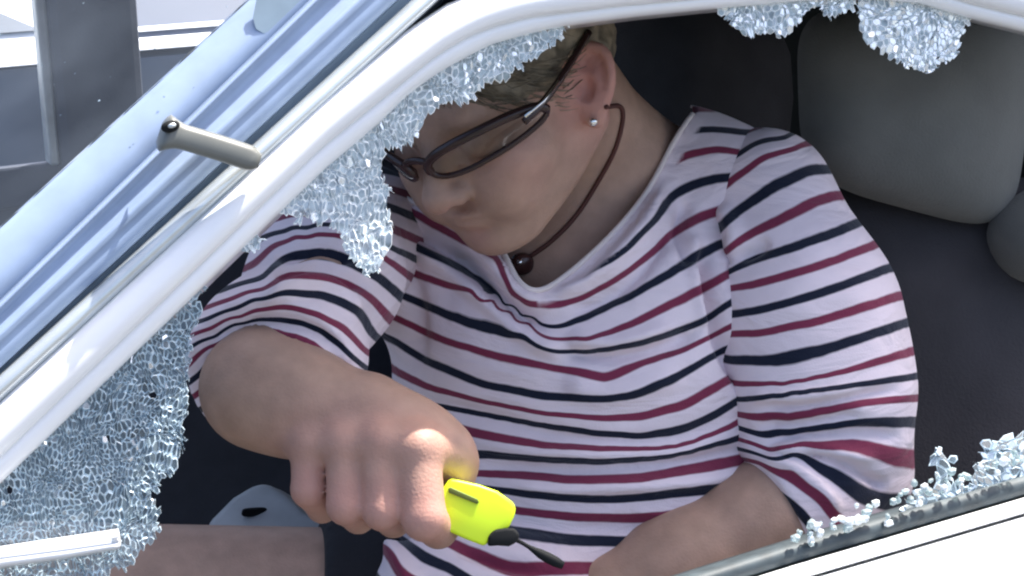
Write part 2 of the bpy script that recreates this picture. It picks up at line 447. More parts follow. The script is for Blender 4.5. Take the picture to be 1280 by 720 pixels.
strip('pillar_gutter', [ln(474, (505, 12), -.006, (-180, 1.2)), ln(466, (503, 4), -.009, (-180, 1.2)), ln(456, (500, -4), -.006, (-180, 1.2))], M['gasket'])
strip('pillar_outer', [ln(458, (498, -2), -.008, (-180, 1.2)), ln(455, (496, -5), .001, (-180, 1.2)), ln(440, (476, -3), .002, (-180, 1.2)), ln(425, (457, 0), .001, (-180, 1.2)), ln(421, (452, 0), .004, (-180, 1.2)), ln(417, (447, 0), .001, (-180, 1.2)),
       ln(400, (422, 0), -.004, (-180, 1.25)), ln(390, (402, 0), -.003, (-180, 1.3)), ln(385, (397, 0), .001, (-180, 1.3)), ln(380, (391, 0), -.003, (-180, 1.3))], M['paint_sky'])
strip('pillar_face', [ln(381, (392, 0), -.004, (-180, 1.3)), ln(340, (360, 0), -.006, (-180, 1.35)), ln(300, (326, 0), -.011, (-180, 1.4)), ln(291, (317, 0), -.016, (-180, 1.45)), ln(288, (313, 0), -.026, (-180, 1.45))], M['paint_sky'])
# roof skin and roof side above the window
top = resample(LINB, NN)
edge = [WP(x, y, .004) for x, y in top if x > 572]
vs = []; fs = []; K = 10
for j, p in enumerate(edge):
    for k in range(K):
        t = k/(K-1); vs.append((p[0], p[1]+1.18*t, p[2]+.022+.055*math.sin(math.pi*t)*1.0 if k else p[2]))
for j in range(len(edge)-1):
    for k in range(K-1): fs.append((j*K+k, j*K+k+1, (j+1)*K+k+1, (j+1)*K+k))
o = mesh_obj('roof', vs, fs, M['paint'], car); solid(o, .012, -1)
# windshield: a gently bowed pane from the pillar across the car
rows = []
ws = ln(289, (314, 0), 0, (-420, 1.5))[0]
q = resample(ws, 30); nK = 26; vs = []; fs = []
for j, (x, y) in enumerate(q):
    p = WP(x, y, -.022)
    for k in range(nK):
        t = k/(nK-1); bow = math.sin(math.pi*t)*.10
        vs.append((p[0]-bow, p[1]+1.17*t, p[2]+bow*.5))
for j in range(29):
    for k in range(nK-1): fs.append(((j+1)*nK+k, (j+1)*nK+k+1, j*nK+k+1, j*nK+k))
mesh_obj('windshield', vs, fs, M['windshield'], car)
rs = random.Random(8); sv, sf = [], []
for k in range(170):
    j = rs.randrange(4, 26); i = rs.randrange(0, 10) if rs.random() < .6 else rs.randrange(0, 24); a = vs[j*nK+i]; b = vs[(j+1)*nK+i+1]; t1, t2 = rs.random(), rs.random()
    c = (a[0]*(1-t1)+b[0]*t1, a[1]*(1-t2)+b[1]*t2, (a[2]*(1-t1)+b[2]*t1)+.0015); q_ = rs.uniform(.0003, .0009); o_ = len(sv)
    for m_ in range(6): sv.append((c[0]+q_*math.cos(m_*1.05)*rs.uniform(.6, 1.2), c[1]+q_*1.4*math.sin(m_*1.05)*rs.uniform(.6, 1.2), c[2]+q_*.5*math.cos(m_*1.05)))
    sv.append((c[0]-q_*.3, c[1], c[2]+q_*.6)); sf += [(o_+m_, o_+(m_+1) % 6, o_+6) for m_ in range(6)]
tag(mesh_obj('windshield_grit', sv, sf, M['gasket'], car), kind='stuff')
# wavy black sealant bead along the windshield edge
pts = [WP(x+1.5*math.sin(i*1.7)+rng.normal()*.6, y+1.2*math.cos(i*1.1), -.018) for i, (x, y) in enumerate(resample(ws, 90))]
vs, fs = tube(pts, .0014, 6); mesh_obj('windshield_seal', vs, fs, M['rubber'], car)
# header strip along the windshield top, cowl below
pA = np.array(vs[0])
topw = WP(*q[-1], -.022)
vs, fs = box(topw[0]-.02, topw[0]+.16, .16, 1.30, topw[2]-.02, topw[2]+.005); o = mesh_obj('windshield_header', vs, fs, M['liner'], car, smooth=False)
# dashboard
prof = [(-1.1, .98), (-.75, 1.0), (-.56, .99), (-.50, .96), (-.48, .88), (-.50, .70), (-.52, .40)]
vs = []; fs = []
for y in np.linspace(.06, 1.34, 14):
    hump = .035*math.exp(-((y-.38)/.2)**2)
    for x, z in prof: vs.append((x+.02*math.sin(y*4), y, z+(hump if z > .9 else 0)))
n = len(prof)
for a in range(13):
    for b in range(n-1): fs.append((a*n+b, a*n+b+1, (a+1)*n+b+1, (a+1)*n+b))
o = mesh_obj('dashboard', vs, fs, M['dash'], car); solid(o, .02)
# far side of the car
def slab(name, x0, x1, y0, y1, z0, z1, mt, bw=.008):
    v, f = box(x0, x1, y0, y1, z0, z1); o = mesh_obj(name, v, f, mt, car, smooth=False)
    if bw: bevel(o, bw)
    return o
slab('far_door_panel', -1.0, .62, 1.34, 1.40, .25, .93, M['dash'])
slab('far_door_rail', -.98, .60, 1.325, 1.339, .90, .955, M['dash'], .004)
slab('stand_in_column', .035, .150, 1.30, 1.338, .94, 1.32, M['dash'], .012)  # added column, standing in for a dark band of the windshield's reflections
slab('stand_in_column_edge', .022, .0345, 1.305, 1.33, .955, 1.31, M['trim'], .003)  # added bright edge, standing in for a pale line among those reflections
slab('far_centre_pillar', .42, .64, 1.27, 1.338, .94, 1.32, M['liner'])
slab('rear_side_trim', .645, 1.9, 1.26, 1.36, .3, 1.33, M['liner'])
slab('rear_seat', 1.35, 1.6, .08, 1.25, .35, 1.15, M['liner'], .05)
slab('rear_bulkhead', 1.9, 1.95, .0, 1.36, .2, 1.34, M['liner'])
slab('floor_pan', -1.2, 1.9, .02, 1.36, .22, .25, M['liner'])
slab('firewall', -1.22, -1.17, .02, 1.36, .22, .96, M['liner'])
slab('roof_lining', -.02, 1.9, .155, 1.30, 1.296, 1.305, M['liner'], 0)
v = [WP(1180, -10, -.03), ]
# far pillar (thin, seen through the windshield)
pts = [(-.30+.18*t*1.9-.25*(1-t), 1.31, .95+.36*t) for t in np.linspace(0, 1, 6)]
vs, fs = tube(pts, .028, 8); mesh_obj('far_pillar', vs, fs, M['gasket'], car)
# passenger seat
def rbox(c, s, rot=(0, 0, 0), sub=3, puff=0.0):
    """rounded cushion: a subdivided box pulled to a superellipsoid"""
    bm = bmesh.new(); bmesh.ops.create_cube(bm, size=2); bmesh.ops.subdivide_edges(bm, edges=bm.edges[:], cuts=9, use_grid_fill=True)
    Mx = Matrix.Translation(Vector(c)) @ (Matrix.Rotation(rot[2], 4, 'Z') @ Matrix.Rotation(rot[1], 4, 'Y') @ Matrix.Rotation(rot[0], 4, 'X'))
    out = []
    for v in bm.verts:
        p = np.array(v.co); e = sub
        nrm = (abs(p)**e).sum()**(1/e); p = p/nrm
        out.append(Mx @ Vector(p*np.array(s)))
    fs = [tuple(x.index for x in f.verts) for f in bm.faces]; bm.free(); return [tuple(v) for v in out], fs
vs, fs = rbox((.62, .98, .80), (.11, .26, .40), (0, R(12), 0), 5); ps = mesh_obj('passenger_seat', vs, fs, M['seat'], car)
vs, fs = rbox((.72, .98, 1.17), (.06, .14, .09), (0, R(12), 0), 3.5); mesh_obj('headrest', vs, fs, M['seat'], ps)
# grey console and the belt buckle beside the shirt
cout = [(255, 720), (258, 655), (290, 622), (316, 606), (334, 604), (356, 618), (378, 640), (420, 660), (420, 720)]
n = len(cout); vs = [P(x, y, 1.40+.0006*(720-y)) for x, y in cout]+[P(x+14, y+6, 1.52) for x, y in cout]
cs = mesh_obj('centre_console', vs, [tuple(range(n))[::-1]]+[(k, (k+1) % n, n+(k+1) % n, n+k) for k in range(n)], M['console'], car); bevel(cs, .008, 3, 20)
vs, fs = rbox(P(318, 640, 1.445), (.012, .0022, .004), (0, R(10), 0), 4); mesh_obj('console_slot', vs, fs, M['blackplastic'], cs)
# ---- driver's seat
def seat_from(outline, d, th, mt, name, parent, puff):
    pass
HC = P(1165, 110, 1.40)
def grid_cushion(name, ctrl_px, dfun, th, mt, parent, e=4.0, N=44):
    """closed cushion whose outline is a superellipse-warped quad; dfun gives depth of its middle, th its half thickness"""
    a, b, c, d = [np.array(k, float) for k in ctrl_px]     # TL, TR, BR, BL
    vs = []; fs = []
    for side in (-1, 1):
        for i in range(N+1):
            for j in range(N+1):
                u, v = 2*i/N-1, 2*j/N-1
                # square -> superellipse
                r = max(abs(u), abs(v)); L = (abs(u)**e+abs(v)**e)**(1/e) if r > 0 else 1
                uu, vv = (u/L*r, v/L*r) if r > 0 else (0, 0)
                s, t = (uu+1)/2, (vv+1)/2
                px = (a*(1-s)+b*s)*(1-t)+(d*(1-s)+c*s)*t
                rim = (1-r**3.2)**.5 if r < 1 else 0
                wob = 0.002*noise.noise(Vector((u*2, v*2, side)))
                vs.append(P(px[0], px[1], dfun(s, t)-side*(th*rim)+wob))
    n = N+1; off = n*n
    for sd in (0, 1):
        for i in range(N):
            for j in range(N):
                q = (sd*off+i*n+j, sd*off+(i+1)*n+j, sd*off+(i+1)*n+j+1, sd*off+i*n+j+1)
                fs.append(q if sd else q[::-1])
    me = mesh_obj(name, vs, fs, mt, parent)
    bm = bmesh.new(); bm.from_mesh(me.data); bmesh.ops.remove_doubles(bm, verts=bm.verts, dist=1e-5); bmesh.ops.recalc_face_normals(bm, faces=bm.faces); bm.to_mesh(me.data); bm.free()
    me.data.polygons.foreach_set('use_smooth', [True]*len(me.data.polygons)); return me
sb = grid_cushion('driver_seat', [(975, 205), (1420, 230), (1450, 800), (960, 800)], lambda s, t: 1.44-.05*t+.02*s, .09, M['seat'], car, e=7)
grid_cushion('headrest', [(994, 2), (1300, 14), (1268, 298), (1001, 226)], lambda s, t: 1.36+.01*s, .055, M['headrest'], sb, e=4.2)
# side bolster of the seat, just entering at the right
vs, fs = rbox(P(1318, 292, 1.36), (.052, .05, .036), (0, R(-20), 0), 2.6); mesh_obj('side_bolster', vs, fs, M['headrest'], sb)
# ---- door below the opening
SILL = [(600, 800), (700, 768), (860, 716), (1000, 672), (1130, 634), (1280, 590), (1420, 548)]
def sr(dy, off): return ([(x, y+dy) for x, y in SILL], off)
o = mesh_obj('sill_seal', *rail_loft([sr(-3, -.05), sr(0, -.012), sr(6, .002), sr(16, .006), sr(27, .004), sr(33, -.003)], 60), M['sill_gasket'], car); solid(o, .002, 1)
o = mesh_obj('door_sill_trim', *rail_loft([sr(31, .0), sr(33, .010), sr(42, .013), sr(50, .012), sr(54, .006)], 60), M['paint'], car); solid(o, .002, 1)
o = mesh_obj('door_skin', *rail_loft([sr(53, .005), sr(60, .018), sr(110, .030), sr(300, .05)], 60), M['paint'], car); solid(o, .002, 1)
# light strip of the sill at the far left, behind which the cracked pane stands
o = mesh_obj('sill_moulding', *rail_loft([([(-140, 712), (0, 687), (80, 675), (146, 664)], .000), ([(-140, 708), (0, 683), (80, 671), (148, 661)], .010), ([(-140, 716), (0, 691), (80, 680), (150, 670)], .014), ([(-140, 721), (0, 697), (80, 687), (151, 677)], .009), ([(-140, 725), (0, 700), (80, 690), (151, 680)], .014), ([(-140, 733), (0, 708), (80, 697), (150, 685)], .012), ([(-140, 737), (0, 712), (80, 700), (149, 687)], .0)], 24), M['paint'], car)
solid(o, .003, 1)
# ---- bracket clipped over the pillar
bw = []
cen = smooth_curve([(199, 165), (220, 169), (255, 179), (290, 190), (325, 202)], 22)
vs = []; fs = []; nS = 14
for i, (x, y) in enumerate(cen):
    t = i/21; hw = (25-8.5*min(1, max(0, t-.10)*5)) * (.55 if i in (0, 21) else .86 if i in (1, 20) else 1); tt = .017
    base = .004+.010*math.sin(min(1, t*6)*math.pi/2)
    dirv = np.array([.36, .93])
    for k in range(nS):
        a = 2*math.pi*k/nS; cx_, sy_ = math.cos(a), math.sin(a)
        ex = np.sign(cx_)*abs(cx_)**.45; ey = np.sign(sy_)*abs(sy_)**.6
        qx, qy = x-hw*ex*.30, y+hw*ex*.93
        vs.append(WP(qx, qy, base+tt*.5*(1+ey)+.004))
for i in range(21):
    for k in range(nS): fs.append((i*nS+k, i*nS+(k+1) % nS, (i+1)*nS+(k+1) % nS, (i+1)*nS+k))
fs += [tuple(range(nS))[::-1], tuple(21*nS+k for k in range(nS))]
br = mesh_obj('pillar_bracket', vs, fs, M['bracket'], car)
def flat(name, poly, off, mt, parent, t=.001):
    n = len(poly); vs = [WP(x, y, off) for x, y in poly]+[WP(x, y, off+t) for x, y in poly]
    return mesh_obj(name, vs, [tuple(range(n, 2*n))]+[(k, (k+1) % n, n+(k+1) % n, n+k) for k in range(n)], mt, parent, smooth=False)
flat('dark_patch', [(322, -8), (316, 22), (320, 36), (330, 42), (345, 34), (362, 18), (384, -8)], -.0045, M['gasket'], car)  # added flat dark patch over the pillar face
for k, (x, y, r_) in enumerate([(243, 110, 2.2), (286, 92, 2.6), (168, 181, 2.4), (163, 184, 1.5), (296, 61, 1.6), (327, 56, 1.4), (205, 121, 1.3)]):
    flat('paint_chip', [(x+r_*(1+.3*math.sin(k+3*a))*math.cos(a), y+r_*.8*math.sin(a)) for a in np.linspace(0, 6.28, 8)[:-1]], -.0050, M['gasket'], car, .0004)
def disc(cx, cy, r1, r2, off, ang, n=20):
    out = []
    for k in range(n):
        a = 2*math.pi*k/n; x, y = r1*math.cos(a), r2*math.sin(a)
        out.append((cx+x*math.cos(ang)-y*math.sin(ang), cy+x*math.sin(ang)+y*math.cos(ang)))
    return out
def boss(cx, cy, r1, r2, o1, o2, name, mt, parent, ang=-.25, n=22):
    d = disc(cx, cy, r1, r2, 0, ang, n); d2 = disc(cx, cy, r1*.8, r2*.8, 0, ang, n)
    vs = [WP(x, y, o1) for x, y in d]+[WP(x, y, o2-.001) for x, y in d]+[WP(x, y, o2) for x, y in d2]
    fs = [(k, (k+1) % n, n+(k+1) % n, n+k) for k in range(n)]+[(n+k, n+(k+1) % n, 2*n+(k+1) % n, 2*n+k) for k in range(n)]+[tuple(2*n+k for k in range(n))]
    return mesh_obj(name, vs, fs, mt, parent)
boss(213, 158, 12, 7.5, .030, .0370, 'screw_recess', M['blackplastic'], br)
boss(215, 157, 5.5, 3.2, .034, .0384, 'screw_head', M['trim'], br)
# ================================================================== VAN added on the far side, standing in for the windshield's reflections
M['van'] = mat('slate_van_paint', (.075, .095, .13), .5, noise_amt=.3, nscale=4)
M['vanwhite'] = mat('white_van_roof_paint', (.82, .83, .84), .35, noise_amt=.04, nscale=6)
M['vangrey'] = mat('grey_blue_van_panel', (.065, .08, .125), .6, noise_amt=.06, nscale=6)
M['vanglass'] = mat('van_window_glass', (.55, .60, .66), .06, .85, noise_amt=.05, nscale=3)
VY = 3.3
van = empty('stand_in_van', (-.2, VY+.9, 0), 'made-up dark slate van beyond the windshield, standing in for its reflections', 'van')
vp = [(0.0, .42), (-.03, .9), (.0, 1.02), (.16, 1.55), (.30, 1.72), (1.5, 1.72), (1.66, 1.55), (1.8, .9), (1.8, .42)]
vs = []; fs = []; n = len(vp)
for x in (-2.6, -2.5, 2.4, 2.5):
    k = .97 if x in (-2.6, 2.5) else 1
    for y, z in vp: vs.append((x, VY+.9+(y-.9)*k, .4+(z-.4)*k))
for a in range(3):
    for b in range(n): fs.append((a*n+b, a*n+(b+1) % n, (a+1)*n+(b+1) % n, (a+1)*n+b))
fs += [tuple(range(n))[::-1], tuple(3*n+b for b in range(n))]
o = mesh_obj('body', vs, fs, M['van'], van, smooth=False); bevel(o, .03, 3)
def vanwin(x0, x1, name='window'):
    a, b = np.array([VY+.018, 1.09]), np.array([VY+.135, 1.49]); vs = []
    for off_ in (0, -.012):
        for x, (y, z) in ((x0, a), (x1, a), (x1-.05, b), (x0+.05, b)): vs.append((x, y+off_-.008, z))
    w_ = mesh_obj(name, vs, [(4, 5, 6, 7), (0, 1, 5, 4), (1, 2, 6, 5), (2, 3, 7, 6), (3, 0, 4, 7)], M['vanglass'], van, smooth=False)
    v, f = box(x0-.02, x1+.02, VY-.018, VY-.002, 1.045, 1.075); mesh_obj('window_strip', v, f, M['vanwhite'], w_, smooth=False)
for x0, x1 in ((-2.2, -1.3), (-1.2, -.25), (.12, 1.1), (1.2, 2.1)): vanwin(x0, x1)
def slope_panel(nm, x0, x1, z0, z1, mt_, dy=.0):          # added panels, leaning back to catch the sun as bright patches
    y_ = lambda z: VY-.30+(z-.78)*1.05+dy
    vs = [(x, y_(z)+e, z) for e in (0, .03) for x, z in ((x0, z0), (x1, z0), (x1, z1), (x0, z1))]
    o = mesh_obj(nm, vs, [(0, 1, 2, 3), (7, 6, 5, 4), (0, 4, 5, 1), (1, 5, 6, 2), (2, 6, 7, 3), (3, 7, 4, 0)], M[mt_], van, smooth=False); bevel(o, .006)
slope_panel('side_panel', -1.6, .56, .79, 1.03, 'vanwhite'); slope_panel('stripe', .60, 1.9, .80, .825, 'vanwhite'); slope_panel('stripe', .60, 1.9, .838, .848, 'vanwhite')
slope_panel('side_panel', .60, 1.9, .825, 1.03, 'vangrey', .012)
v, f = box(-1.6, 1.9, VY-.27, VY-.20, .44, .782); mesh_obj('sill_panel', v, f, M['van'], van, smooth=False)
vs = [(x, VY-.30+(z-.78)*1.05-.004-e, z) for e in (0, .01) for x, z in ((-.9, .86), (.44, .86), (.36, .90), (.26, .925), (-.9, .94))]
mesh_obj('stand_in_wedge', vs, [(9, 8, 7, 6, 5)]+[(k, (k+1) % 5, 5+(k+1) % 5, 5+k) for k in range(5)], M['van'], van, smooth=False)  # added dark wedge, part of the stand-in for the reflections
for x in (-1.7, 1.6):
    bm = bmesh.new(); bmesh.ops.create_cone(bm, cap_ends=True, segments=28, radius1=.36, radius2=.36, depth=.24, matrix=Matrix.Translation((x, VY+.12, .36)) @ Matrix.Rotation(R(90), 4, 'X'))
    o = mesh_obj('wheel', [tuple(v.co) for v in bm.verts], [tuple(v.index for v in f.verts) for f in bm.faces], M['rubber'], van); bm.free(); bevel(o, .03, 2)
# ================================================================== PERSON
from mathutils.bvhtree import BVHTree
person = empty('person', P(760, 700, 1.28), 'person in striped top and dark glasses, head bowed, fist closed round a yellow tool', 'person')
# head frame
def nz(v): return v/np.linalg.norm(v)
HF = nz(cv(-.50, -.61, .61)); HL = cv(.78, .06, .62); HL = nz(HL-HF*(HL@HF)); HU = nz(np.cross(HF, HL))
HS = 1.03; HC0 = P(632, 106, 1.17)
def H(f_, l_, u_): return HC0+HS*(HF*f_+HL*l_+HU*u_)
HA = np.stack([HF, HL, HU])
def hell(f_, l_, u_, r, k=.012, op='add', rot=None): return ell(H(f_, l_, u_), np.array(r)*HS, HA if rot is None else rot, k, op)
def hcone(a, b, ra, rb, k=.012, op='add'): return cone(H(*a), H(*b), ra*HS, rb*HS, k, op)
body = []
body += [hell(-.004, 0, .035, (.086, .074, .085)), hell(.030, 0, -.014, (.064, .058, .066), .02)]
for s in (-1, 1):
    body += [hcone((-.005, .050*s, -.036), (.062, .020*s, -.070), .016, .015, .03),
             hell(.060, .040*s, -.020, (.026, .024, .021), .02),
             hell(.074, .028*s, -.040, (.020, .020, .020), .02)]
body += [hell(.076, 0, -.074, (.018, .022, .015), .018), hcone((.078, -.030, .022), (.078, .030, .022), .012, .012, .018)]
for s in (-1, 1): body += [hell(.101, .032*s, .001, (.016, .018, .013), .012, 'sub'), hell(.078, .032*s, .000, (.0135, .0145, .0125), .004)]
body += [hcone((.086, 0, .010), (.109, 0, -.021), .008, .0095, .010), hell(.109, 0, -.023, (.010, .010, .009), .006)]
for s in (-1, 1): body += [hell(.100, .011*s, -.026, (.009, .007, .007), .005), hell(.105, .006*s, -.032, (.004, .004, .004), .003, 'sub')]
body += [hell(.090, 0, -.046, (.009, .020, .0040), .006), hell(.088, 0, -.054, (.009, .017, .0045), .006), hell(.102, 0, -.0505, (.006, .020, .0012), .002, 'sub')]
# ear: shell with a helix rim, hollow and lobe
def ear(ec, eu, ew):
    """helix rim, anti-helix, concha and lobe in the plane of (ew = width, eu = height)"""
    eu = nz(eu); ew = nz(ew-eu*(ew@eu)); en = nz(np.cross(ew, eu)); en = en if en@V < 0 else -en; ER = np.stack([ew, eu, en])
    def E(a, b, c=0): return ec+(ew*a+eu*b+en*c)*HS
    out = [ell(E(0, .002), np.array((.0150, .0250, .0055))*HS, ER, .006), cone(E(-.010, .004, -.016), E(-.004, -.006, -.002), .013, .012, .012)]
    rim = [E(-.0110, -.004, .003), E(-.0125, .008, .004), E(-.0085, .019, .0045), E(.001, .0245, .005), E(.0105, .020, .005), E(.0145, .008, .0045), E(.0125, -.006, .004), E(.006, -.017, .003)]
    rim = smooth_curve(rim, 16)
    out += [cone(rim[i], rim[i+1], .0036, .0036, .0022) for i in range(15)]
    out += [ell(E(.001, -.0225, .001), np.array((.0085, .0095, .0050))*HS, ER, .005), ell(E(-.003, -.004, .009), np.array((.0070, .0095, .0060))*HS, ER, .003, 'sub'), ell(E(-.001, .013, .009), np.array((.0075, .006, .0045))*HS, ER, .003, 'sub'),
            ell(E(-.0105, -.005, .005), np.array((.0035, .0045, .0035))*HS, ER, .003)]
    return out
body += ear(P(741, 103, proj(H(-.016, .078, .0))[2]-.004), cv(-.05, 1, .10), cv(.92, .05, .35))
body += ear(H(-.016, -.078, 0), HU, -HF)
# neck and trapezius
body += [cone(H(-.040, 0, -.030), P(785, 248, 1.30), .052, .054, .02), cone(P(762, 203, 1.275), P(880, 248, 1.31), .044, .042, .03),
         cone(P(730, 190, 1.27), P(700, 330, 1.26), .036, .034, .03)]
# chest, torso
body += [ell(P(735, 385, 1.335), (.125, .125, .135), None, .05), ell(P(740, 620, 1.32), (.135, .16, .12), None, .05),
         cone(P(690, 285, 1.25), P(770, 245, 1.25), .008, .007, .03)]
# left arm (on the right of the picture)
body += chain([P(930, 260, 1.28), P(1015, 480, 1.23), P(1035, 585, 1.215)], [.048, .050, .040], .02)
body += chain([P(1035, 592, 1.215), P(955, 655, 1.185), P(850, 712, 1.17), P(740, 765, 1.16), P(640, 815, 1.15)], [.042, .042, .040, .033, .026], .02)
# right arm and fist
body += chain([P(455, 290, 1.26), P(395, 370, 1.12), P(330, 483, 1.012)], [.045, .039, .035], .02)
body += chain([P(326, 486, 1.012), P(375, 503, 1.003), P(452, 515, .994)], [.0345, .0305, .0242], .02)
DH = .074
def PH(x, y, d): return P(x, y, d+DH)
HW = PH(455, 518, .922)
fing = [  # MCP, PIP, DIP, tip, radii
 ([(387, 556, .906), (386, 612, .902), (403, 634, .922), (420, 622, .944)], (.0118, .0108, .0097, .0085)),
 ([(432, 556, .897), (432, 632, .890), (448, 646, .914), (456, 622, .940)], (.0124, .0115, .0102, .0090)),
 ([(476, 554, .892), (478, 638, .884), (492, 650, .910), (500, 622, .938)], (.0130, .0119, .0106, .0092)),
 ([(522, 562, .890), (530, 648, .878), (548, 662, .898), (566, 640, .920)], (.0142, .0132, .0114, .0098))]
for pts, rr in fing:
    body.append(cone(HW, PH(*pts[0]), .016, rr[0]*.92, .010))
    q0 = PH(*pts[0]); body.append(cone(HW*.55+q0*.45-V*.0105+UP*.004, q0-V*(rr[0]*.62)+UP*.003, .0028, .0036, .006))
body += [ell(PH(500, 535, .912), (.026, .020, .014), None, .014), ell(PH(425, 540, .918), (.020, .016, .012), None, .014), cone(PH(470, 520, .925), PH(560, 562, .912), .018, .016, .02)]
for pts, rr in fing:
    body.append(ell(PH(*pts[0]), np.array((1.02, 1.0, 1.03))*rr[0], None, .010))
    for i in range(3):
        body.append(cone(PH(*pts[i]), PH(*pts[i+1]), rr[i]*(1.0 if i else .98), rr[i+1], .0028))
th = [(542, 550, .926), (570, 582, .916), (568, 628, .914), (556, 660, .922)]
body += [cone(PH(*th[0]), PH(*th[1]), .016, .0130, .012), cone(PH(*th[1]), PH(*th[2]), .0130, .0112, .004), cone(PH(*th[2]), PH(*th[3]), .0112, .0098, .003)]
# thighs and hips
body += [cone(P(40, 765, 1.27), P(520, 790, 1.30), .072, .082, .03), cone(P(380, 900, 1.2), P(700, 830, 1.3), .07, .09, .03), ell(P(700, 800, 1.36), (.16, .10, .12), None, .04)]
lo = P(500, 860, 1.2); 
bv, bq = sdf_mesh(body, .0024, lo=np.array([-.5, -.3, .60]), smooth=1)
# blush: ear, cheeks, nose, knuckles
bl = np.zeros(len(bv))
for pnt, r, a in [(P(742, 100, 1.13), .06, .85), (H(.07, .045, -.02), .035, .35), (H(.11, 0, -.035), .02, .4), (H(.09, 0, -.065), .02, .3)]+[(PH(*p[0][0]), .034, .4) for p in fing]+[(PH(*p[0][1]), .040, .55) for p in fing]+[(PH(*fing[3][0][1]), .03, .5), (PH(*th[1]), .03, .3)]:
    bl = np.maximum(bl, a*np.exp(-((bv-pnt)**2).sum(1)/(2*r*r/4)))
body_o = np_obj('body', bv, bq, M['skin'], person, {'blush': bl})
BV = BVHTree.FromPolygons([tuple(v) for v in bv], [tuple(int(i) for i in q) for q in bq])
def on(px, py, lift=0.0, tree=None, fallback=1.2):
    dr = P(px, py, 1.0)-CAM; hit = (tree or BV).ray_cast(Vector(CAM), Vector(nz(dr)))
    if hit[0] is None: return P(px, py, fallback)
    return np.array(hit[0])+np.array(hit[1])*lift if (np.array(hit[1])@dr) < 0 else np.array(hit[0])-nz(dr)*lift

# ---- shirt
def rbf_fit(lines):
    X, Y = [], []
    for ph, pts in lines:
        q = resample(pts, max(3, int(np.linalg.norm(np.diff(np.array(pts, float), axis=0), axis=1).sum()/22)))
        X += list(q); Y += [ph]*len(q)
    X = np.array(X)/100; Y = np.array(Y, float); n = len(X)
    r = np.linalg.norm(X[:, None]-X[None], axis=-1); K = np.where(r > 0, r*r*np.log(r+1e-12), 0)+np.eye(n)*.0004
    Pm = np.c_[np.ones(n), X]; A = np.block([[K, Pm], [Pm.T, np.zeros((3, 3))]])
    wv = np.linalg.solve(A, np.r_[Y, 0, 0, 0])
    def f(x, y):
        Q_ = np.c_[x, y]/100; out = np.zeros(len(Q_))
        for s in range(0, len(Q_), 20000):
            q = Q_[s:s+20000]; rr = np.linalg.norm(q[:, None]-X[None], axis=-1)
            out[s:s+20000] = np.where(rr > 0, rr*rr*np.log(rr+1e-12), 0)@wv[:n]+np.c_[np.ones(len(q)), q]@wv[n:]
        return out
    return f
TORSO = [(-1, [(856, 165), (882, 161), (924, 165)]), (0, [(830, 210), (867, 191), (901, 187)]),
 (1, [(715, 349), (775, 319), (824, 270), (831, 255), (850, 238), (880, 227)]), (2, [(655, 377), (700, 381), (737, 369), (775, 346), (812, 319), (842, 289), (880, 270)]),
 (3, [(610, 367), (662, 401), (696, 409), (737, 394), (794, 367), (854, 332)]), (4, [(734, 424), (775, 412), (812, 394), (865, 367)]),
 (5, [(692, 439), (737, 439), (794, 431), (831, 420), (880, 401)]), (3, [(479, 274), (516, 307), (580, 337), (612, 362)]), (4, [(494, 322), (516, 341), (557, 356), (606, 369), (660, 404)]),
 (2, [(478, 240), (510, 262), (560, 290), (620, 322)]), (1, [(500, 236), (545, 250), (600, 278), (640, 318)]),
 (5, [(494, 364), (531, 382), (587, 405), (659, 424)]), (6, [(494, 397), (550, 424), (625, 446), (700, 461), (756, 472), (775, 465), (812, 450), (850, 439)]),
 (7, [(494, 427), (531, 450), (602, 480), (677, 495), (752, 499), (790, 495), (837, 476), (905, 437)]), (8, [(497, 465), (535, 484), (602, 502), (677, 517), (752, 523), (800, 521), (856, 506), (916, 472)]),
 (9, [(516, 502), (602, 517), (677, 531), (752, 542), (800, 545), (856, 536), (897, 517), (931, 495)]), (10, [(542, 525), (602, 544), (677, 557), (752, 561), (820, 561), (856, 557), (912, 534)]),
 (11, [(584, 566), (677, 574), (752, 577), (820, 572), (856, 566), (924, 547), (942, 540)]), (12, [(587, 592), (655, 594), (715, 600), (800, 598), (875, 585), (950, 570)]),
 (13, [(590, 608), (677, 620), (752, 625), (800, 622), (886, 612)]), (14, [(600, 628), (651, 639), (715, 646), (800, 648), (841, 644)]), (15, [(590, 652), (640, 664), (715, 675), (786, 677)]),
 (17, [(497, 671), (527, 694), (565, 712)]), (16, [(554, 675), (600, 697), (640, 712)]), (18, [(485, 690), (500, 715)])]
